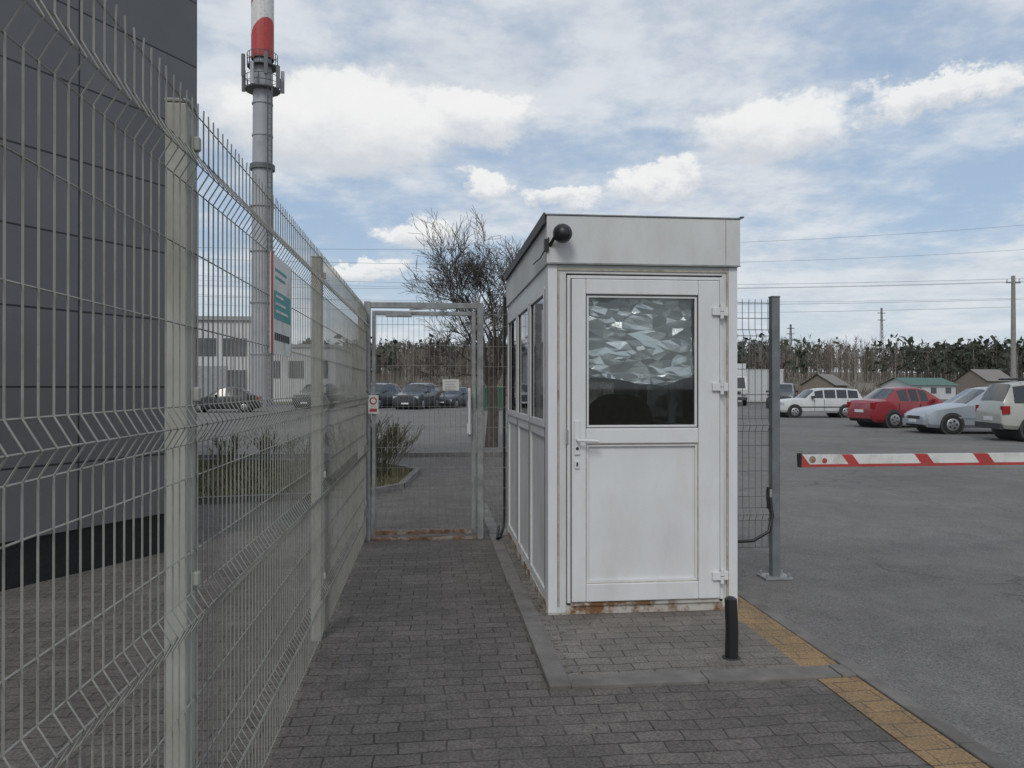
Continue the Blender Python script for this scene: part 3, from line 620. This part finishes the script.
def car(name,kind,x,y,rz,paint,extra=None):
    P=PR[kind]; st=P['st']; L=st[-1][0]; e=empty(name,(x,y,0),rz)
    bm=bmesh.new(); rings=[]
    for (sx,zs,zb,zt,w,wt_) in st:
        h=[(0,zs),(w*.9,zs),(w*.985,zs+.1),(w,(zs*.5+zb*.5)),(w*.955,zb),(wt_,zt-.045 if zt-zb>.15 else zt-.01),(wt_*.86,zt),(0,zt+.018)]
        full=h+[(-a,c) for a,c in h[-2:0:-1]]
        rings.append([bm.verts.new((sx-L/2,a,c)) for a,c in full])
    n=len(rings[0]); gl=[]
    for i in range(len(rings)-1):
        for j in range(n):
            f=bm.faces.new([rings[i][j],rings[i][(j+1)%n],rings[i+1][(j+1)%n],rings[i+1][j]])
            if j==0 or j==n-1 : f.material_index=2
            if (i,i+1) in P['gl'] and j in (4,n-5): gl.append(f)
            if (i,i+1) in P['ws'] and j in (6,7): f.material_index=1
            if (i,i+1) in P['ws'] and j in (5,n-6): f.material_index=1
    bm.faces.new(rings[0]); bm.faces.new(rings[-1][::-1])
    bm.normal_update()
    bmesh.ops.inset_individual(bm,faces=gl,thickness=.045,depth=0)
    for f in gl: f.material_index=1
    bmesh.ops.recalc_face_normals(bm,faces=bm.faces)
    me=bpy.data.meshes.new('body'); bm.to_mesh(me); bm.free()
    for m in (paint,M['cglass'],M['gap']): me.materials.append(m)
    me.shade_smooth(); me.set_sharp_from_angle(angle=math.radians(28))
    o=bpy.data.objects.new('body',me); COL.objects.link(o); o.parent=e
    W_=max(s[4] for s in st); rr=P['r']
    b=MB()
    for k,wx in enumerate(P['wh']):
        cx=wx-L/2
        b.tube([(cx,-W_-.004,rr+.01),(cx,W_+.004,rr+.01)],rr+.06,M['gap'],24)
        for s in (-1,1):
            b.tube([(cx,s*(W_-.16),rr),(cx,s*(W_+.0),rr),(cx,s*(W_+.025),rr)],[rr,rr,rr-.03],M['tyre'],24)
            b.tube([(cx,s*(W_+.02),rr),(cx,s*(W_+.034),rr)],[rr*.66,rr*.6],M['rim'],16)
            for q in range(5):
                A=q*1.2566; b.tube([(cx+math.cos(A)*rr*.36,s*(W_+.03),rr+math.sin(A)*rr*.36),(cx+math.cos(A)*rr*.36,s*(W_+.036),rr+math.sin(A)*rr*.36)],rr*.13,M['gap'],8)
    b.obj('wheels',e,smooth=40)
    b=MB(); zl=st[1][2]; zt2=st[-3][2]
    F=-L/2; Rr=L/2
    wf=st[1][4]; wr=st[-2][4]; fx=st[1][0]
    for s in (-1,1):
        ya,yb=sorted((s*(wf-.30),s*(wf+.0)))
        b.box(F+fx-.04,F+fx+.16,ya,yb,zl-.16,zl-.02,M['lampw'])
        ya,yb=sorted((s*(wr-.14),s*(wr+.035)))
        b.box(Rr-.2,Rr-.02,ya,yb,zt2-.26,zt2-.04,M['lampr'])
    b.box(F-.01,F+.05,-.4,.4,zl-.18,zl-.07,M['gap']); b.box(F-.03,F+.08,-wf+.06,wf-.06,.3,.46,M['gap'] if kind in('niva','boxy') else paint)
    b.box(F-.04,F-.031,-.26,.26,.36,.46,M['plate'])
    b.box(Rr-.07,Rr+.035,-wr+.05,wr-.05,.34,.5,M['gap'] if kind in('niva','boxy') else paint); b.box(Rr+.0,Rr+.015,-.26,.26,.56,.67,M['plate'])
    d=[st[i][0] for i in range(len(st))]
    for s in (-1,1):
        for i in (P['gl'][0][0],P['gl'][1][0],P['gl'][-1][0]+ (1 if kind=='sedan' else 0)):
            xx=d[i]-L/2; ya,yb=sorted((s*(W_-.03),s*(W_+.003))); b.box(xx-.008,xx+.008,ya,yb,.35,.88,M['gap'])
        ya,yb=sorted((s*(W_-.02),s*(W_+.012))); b.box(-L*.28,L*.27,ya,yb,.5,.55,M['gap'] if kind!='sedan' else paint)
        ya,yb=sorted((s*(W_-.04),s*(W_+.16))); mx=d[P['gl'][0][0]]-L/2-.1; b.box(mx-.06,mx+.05,ya,yb,st[4][2]+.02,st[4][2]+.15,paint if kind!='boxy' else M['gap'])
    b.obj('trim',e,bevel=.012)
    if extra: extra(e,L)
    return e
def rack(e,L):
    b=MB(); 
    for s in (-.6,.6): b.tube([(-.5,s,1.72),(1.3,s,1.72)],.025,M['black'],6)
    for x in (-.4,.4,1.2): b.tube([(x,-.62,1.73),(x,.62,1.73)],.02,M['black'],6)
    b.obj('roof_rack',e)
wcar=carpaint('white_car_paint',(.55,.56,.55)); rcar=carpaint('red_car_paint',(.26,.022,.028)); scar=carpaint('silver_car_paint',(.36,.39,.43),.25); ncar=carpaint('beige_car_paint',(.40,.40,.355)); bcar=carpaint('black_car_paint',(.015,.016,.02)); dcar=carpaint('dark_grey_car_paint',(.035,.04,.048))
car('white_estate_car','boxy',18.9,36.4,math.radians(-6),wcar)
car('red_sedan_car','sedan',17.9,27.3,math.pi+math.radians(4),rcar)
car('silver_sedan_car','sedan',17.75,23.4,math.radians(-8),scar)
car('beige_offroad_car','niva',17.4,19.8,math.pi+math.radians(-14),ncar,rack)
car('black_suv_car','suv',25.0,53.0,math.radians(60),bcar)
car('dark_sedan_car','sedan',-12.4,47.5,math.radians(5),bcar)
car('dark_suv_car','suv',-3.9,55.5,math.radians(65),dcar)
car('black_suv_car','suv',-1.0,53.3,math.radians(70),bcar)
car('black_suv_car','suv',-8.2,56.3,math.radians(75),bcar)
car('black_suv_car','suv',-6.0,58.5,math.radians(68),bcar)
car('dark_sedan_car','sedan',1.6,57.0,math.radians(62),dcar)
tk=empty('white_box_truck',(24.6,62,0),math.radians(75)); b=MB()
b.box(-1.6,4.2,-1.15,1.15,.9,3.4,M['wb']); b.box(-1.55,4.15,-1.17,-1.151,.95,1.05,M['galv']); b.obj('cargo_box',tk,bevel=.03)
b=MB(); v=[(-3.3,.55),(-3.35,1.3),(-3.0,2.35),(-1.75,2.4),(-1.75,.55)]
for s in (-1,1): b.poly([(x,s*1.0,z) for x,z in v],wcar)
for i in range(5):
    (xa,za),(xb,zb)=v[i],v[(i+1)%5]; b.poly([(xa,-1,za),(xa,1,za),(xb,1,zb),(xb,-1,zb)],wcar)
b.poly([(-3.345,-.88,1.4),(-3.345,.88,1.4),(-3.05,.82,2.25),(-3.05,-.82,2.25)],M['cglass'])
for s in (-1,1): b.poly([(-3.1,s*1.006,1.4),(-2.2,s*1.006,1.4),(-2.2,s*1.006,2.2),(-2.9,s*1.006,2.2)],M['cglass']); b.box(-3.42,-3.34,s*.75-.18,s*.75+.18,.85,1.05,M['lampw'])
b.box(-3.45,-3.3,-1,1,.45,.7,M['gap']); b.box(-3.39,-3.33,-.5,.5,.95,1.15,M['gap']); b.obj('cab',tk)
b=MB()
for wx in (-2.5,2.9):
    for s in (-1,1): b.tube([(wx,s*.75,.42),(wx,s*1.03,.42)],.42,M['tyre'],20); b.tube([(wx,s*1.03,.42),(wx,s*1.045,.42)],.24,M['rim'],14)
b.box(-3.2,4.1,-.5,.5,.55,.88,M['gap']); b.obj('chassis',tk)
def container(name,x,y,w,d,h,m,rz):
    e=empty(name,(x,y,0),rz); b=MB(); b.box(-w/2,w/2,-d/2,d/2,.1,h,m)
    k=-w/2+.1
    while k<w/2-.1: b.box(k,k+.12,-d/2-.04,-d/2,.25,h-.15,m); k+=.28
    b.box(-w/2-.02,w/2+.02,-d/2-.05,-d/2-.0,h-.14,h+.02,m); b.obj('shell',e)
container('green_waste_container',3.6,50,2.0,1.3,1.5,M['green'],0)
container('shipping_container',31,72,5,2.4,3.2,M['wb'],.1)
container('shipping_container',21.5,74,6,2.4,2.6,M['green'],.1)
# ------------------------------------------------------------ sky & light
w=bpy.data.worlds.new('World'); S.world=w; w.use_nodes=True; t=w.node_tree; t.nodes.clear()
SUN_EL=math.radians(42); SUN_AZ=math.radians(200)
o=N(t,'ShaderNodeOutputWorld'); bg=N(t,'ShaderNodeBackground'); bg.inputs[1].default_value=.11; t.links.new(bg.outputs[0],o.inputs[0])
sk=N(t,'ShaderNodeTexSky'); sk.sky_type='NISHITA'; sk.sun_disc=False; sk.sun_elevation=SUN_EL; sk.sun_rotation=SUN_AZ; sk.dust_density=2.0; sk.air_density=1.0
tc=N(t,'ShaderNodeTexCoord'); sep=N(t,'ShaderNodeSeparateXYZ'); t.links.new(tc.outputs['Generated'],sep.inputs[0])
def mth(op,a,b_=None,c=None,clamp=False):
    n=N(t,'ShaderNodeMath',operation=op); n.use_clamp=clamp
    for i,q in enumerate((a,b_,c)):
        if q is None: continue
        if isinstance(q,(int,float)): n.inputs[i].default_value=q
        else: t.links.new(q,n.inputs[i])
    return n.outputs[0]
az=mth('ARCTAN2',sep.outputs[0],sep.outputs[1]); hyp=mth('SQRT',mth('ADD',mth('MULTIPLY',sep.outputs[0],sep.outputs[0]),mth('MULTIPLY',sep.outputs[1],sep.outputs[1])))
el=mth('ARCTAN2',sep.outputs[2],hyp)
ae=N(t,'ShaderNodeCombineXYZ'); t.links.new(az,ae.inputs[0]); t.links.new(el,ae.inputs[1])
def noise(vec,scale,detail,rough,sx=1,sy=1,seed=0):
    mp=N(t,'ShaderNodeMapping'); mp.inputs['Scale'].default_value=(sx,sy,1); mp.inputs['Location'].default_value=(seed,seed*.7,seed*1.3); t.links.new(vec,mp.inputs[0])
    n=N(t,'ShaderNodeTexNoise'); n.inputs['Scale'].default_value=scale; n.inputs['Detail'].default_value=detail; n.inputs['Roughness'].default_value=rough; t.links.new(mp.outputs[0],n.inputs[0]); return n
def rng(x,a,b_,c=0,d=1,sm=True):
    n=N(t,'ShaderNodeMapRange'); n.interpolation_type='SMOOTHSTEP' if sm else 'LINEAR'
    for k,q in zip(('From Min','From Max','To Min','To Max'),(a,b_,c,d)): n.inputs[k].default_value=q
    t.links.new(x,n.inputs['Value']); return n.outputs[0]
dz=mth('ADD',mth('MAXIMUM',sep.outputs[2],0.0),.16)
pl=N(t,'ShaderNodeCombineXYZ'); t.links.new(mth('DIVIDE',sep.outputs[0],dz),pl.inputs[0]); t.links.new(mth('DIVIDE',sep.outputs[1],dz),pl.inputs[1])
n1=noise(pl.outputs[0],.9,6,.6,1,1,3.1); n2=noise(pl.outputs[0],3.0,6,.62,1,1,8.2)
thin=rng(mth('ADD',mth('MULTIPLY',n1.outputs['Fac'],.62),mth('MULTIPLY',n2.outputs['Fac'],.38)),.39,.57)
tone=rng(n2.outputs['Fac'],.34,.64)
wn=noise(ae.outputs[0],10,7,.66,1,1.5,1.7)
wv=N(t,'ShaderNodeVectorMath',operation='SUBTRACT'); t.links.new(wn.outputs['Color'],wv.inputs[0]); wv.inputs[1].default_value=(.5,.5,.5)
ws=N(t,'ShaderNodeVectorMath',operation='MULTIPLY_ADD'); ws.inputs[1].default_value=(.15,.11,0); t.links.new(wv.outputs[0],ws.inputs[0]); t.links.new(ae.outputs[0],ws.inputs[2])
dens=None; shade=None
for (A,E,rx,ry) in [(24.5,17.6,5.6,2.3),(16.6,15.0,3.6,1.2),(10,14.0,3.0,1.0),(4.2,14.6,2.0,1.1),(-1.4,11.4,2.6,1.3),(-7,18.5,9,3.4),(3,19.5,5,2),(35,18.5,5,1.2),(-5.5,8.7,3,.8),(45,15,6,1.5)]:
    A,E,rx,ry=[math.radians(v) for v in (A,E,rx,ry)]
    s=N(t,'ShaderNodeVectorMath',operation='SUBTRACT'); t.links.new(ws.outputs[0],s.inputs[0]); s.inputs[1].default_value=(A,E,0)
    d=N(t,'ShaderNodeVectorMath',operation='DIVIDE'); t.links.new(s.outputs[0],d.inputs[0]); d.inputs[1].default_value=(rx,ry,1)
    l=N(t,'ShaderNodeVectorMath',operation='LENGTH'); t.links.new(d.outputs[0],l.inputs[0])
    dd=mth('SUBTRACT',1.25,l.outputs['Value'])
    sp_=N(t,'ShaderNodeSeparateXYZ'); t.links.new(d.outputs[0],sp_.inputs[0])
    sh_=mth('MULTIPLY',rng(dd,0,.45),rng(sp_.outputs[1],-.9,.3))
    dens=dd if dens is None else mth('MAXIMUM',dens,dd); shade=sh_ if shade is None else mth('MAXIMUM',shade,sh_)
cum=rng(dens,.02,.5)
def mixc(f,a,b_):
    n=N(t,'ShaderNodeMix',data_type='RGBA')
    if isinstance(f,(int,float)): n.inputs[0].default_value=f
    else: t.links.new(f,n.inputs[0])
    for i,q in ((6,a),(7,b_)):
        if isinstance(q,tuple): n.inputs[i].default_value=(*q,1)
        else: t.links.new(q,n.inputs[i])
    return n.outputs[2]
base=mixc(.6,sk.outputs[0],(3.9,5.1,6.7))
thinc=mixc(tone,(5.2,5.65,6.25),(6.9,7.15,7.4))
c1=mixc(mth('MULTIPLY',thin,.85),base,thinc)
cumc=mixc(shade,(5.6,5.9,6.35),(8.2,8.2,8.1))
c2=mixc(mth('MULTIPLY',cum,.9),c1,cumc)
hzf=rng(el,0,.20,1,0)
c3=mixc(mth('MULTIPLY',hzf,.6),c2,(6.2,6.7,7.15))
t.links.new(c3,bg.inputs[0])
sl=bpy.data.lights.new('sun','SUN'); sl.energy=1.1; sl.angle=math.radians(18); sl.color=(1,.96,.91)
so=bpy.data.objects.new('sun',sl); COL.objects.link(so)
dirv=Vector((math.sin(SUN_AZ)*math.cos(SUN_EL),math.cos(SUN_AZ)*math.cos(SUN_EL),math.sin(SUN_EL)))
so.rotation_euler=dirv.to_track_quat('Z','Y').to_euler(); so.location=(0,0,30)
# ------------------------------------------------------------ camera
cd=bpy.data.cameras.new('camera'); cam=bpy.data.objects.new('camera',cd); COL.objects.link(cam)
cd.sensor_width=36; cd.lens=27.07; cd.clip_start=.05; cd.clip_end=5000
cam.location=(0,0,1.5); cam.rotation_euler=(math.radians(90.22),0,math.radians(-5.9))
S.camera=cam
S.view_settings.view_transform='Standard'; S.view_settings.look='None'; S.view_settings.exposure=0
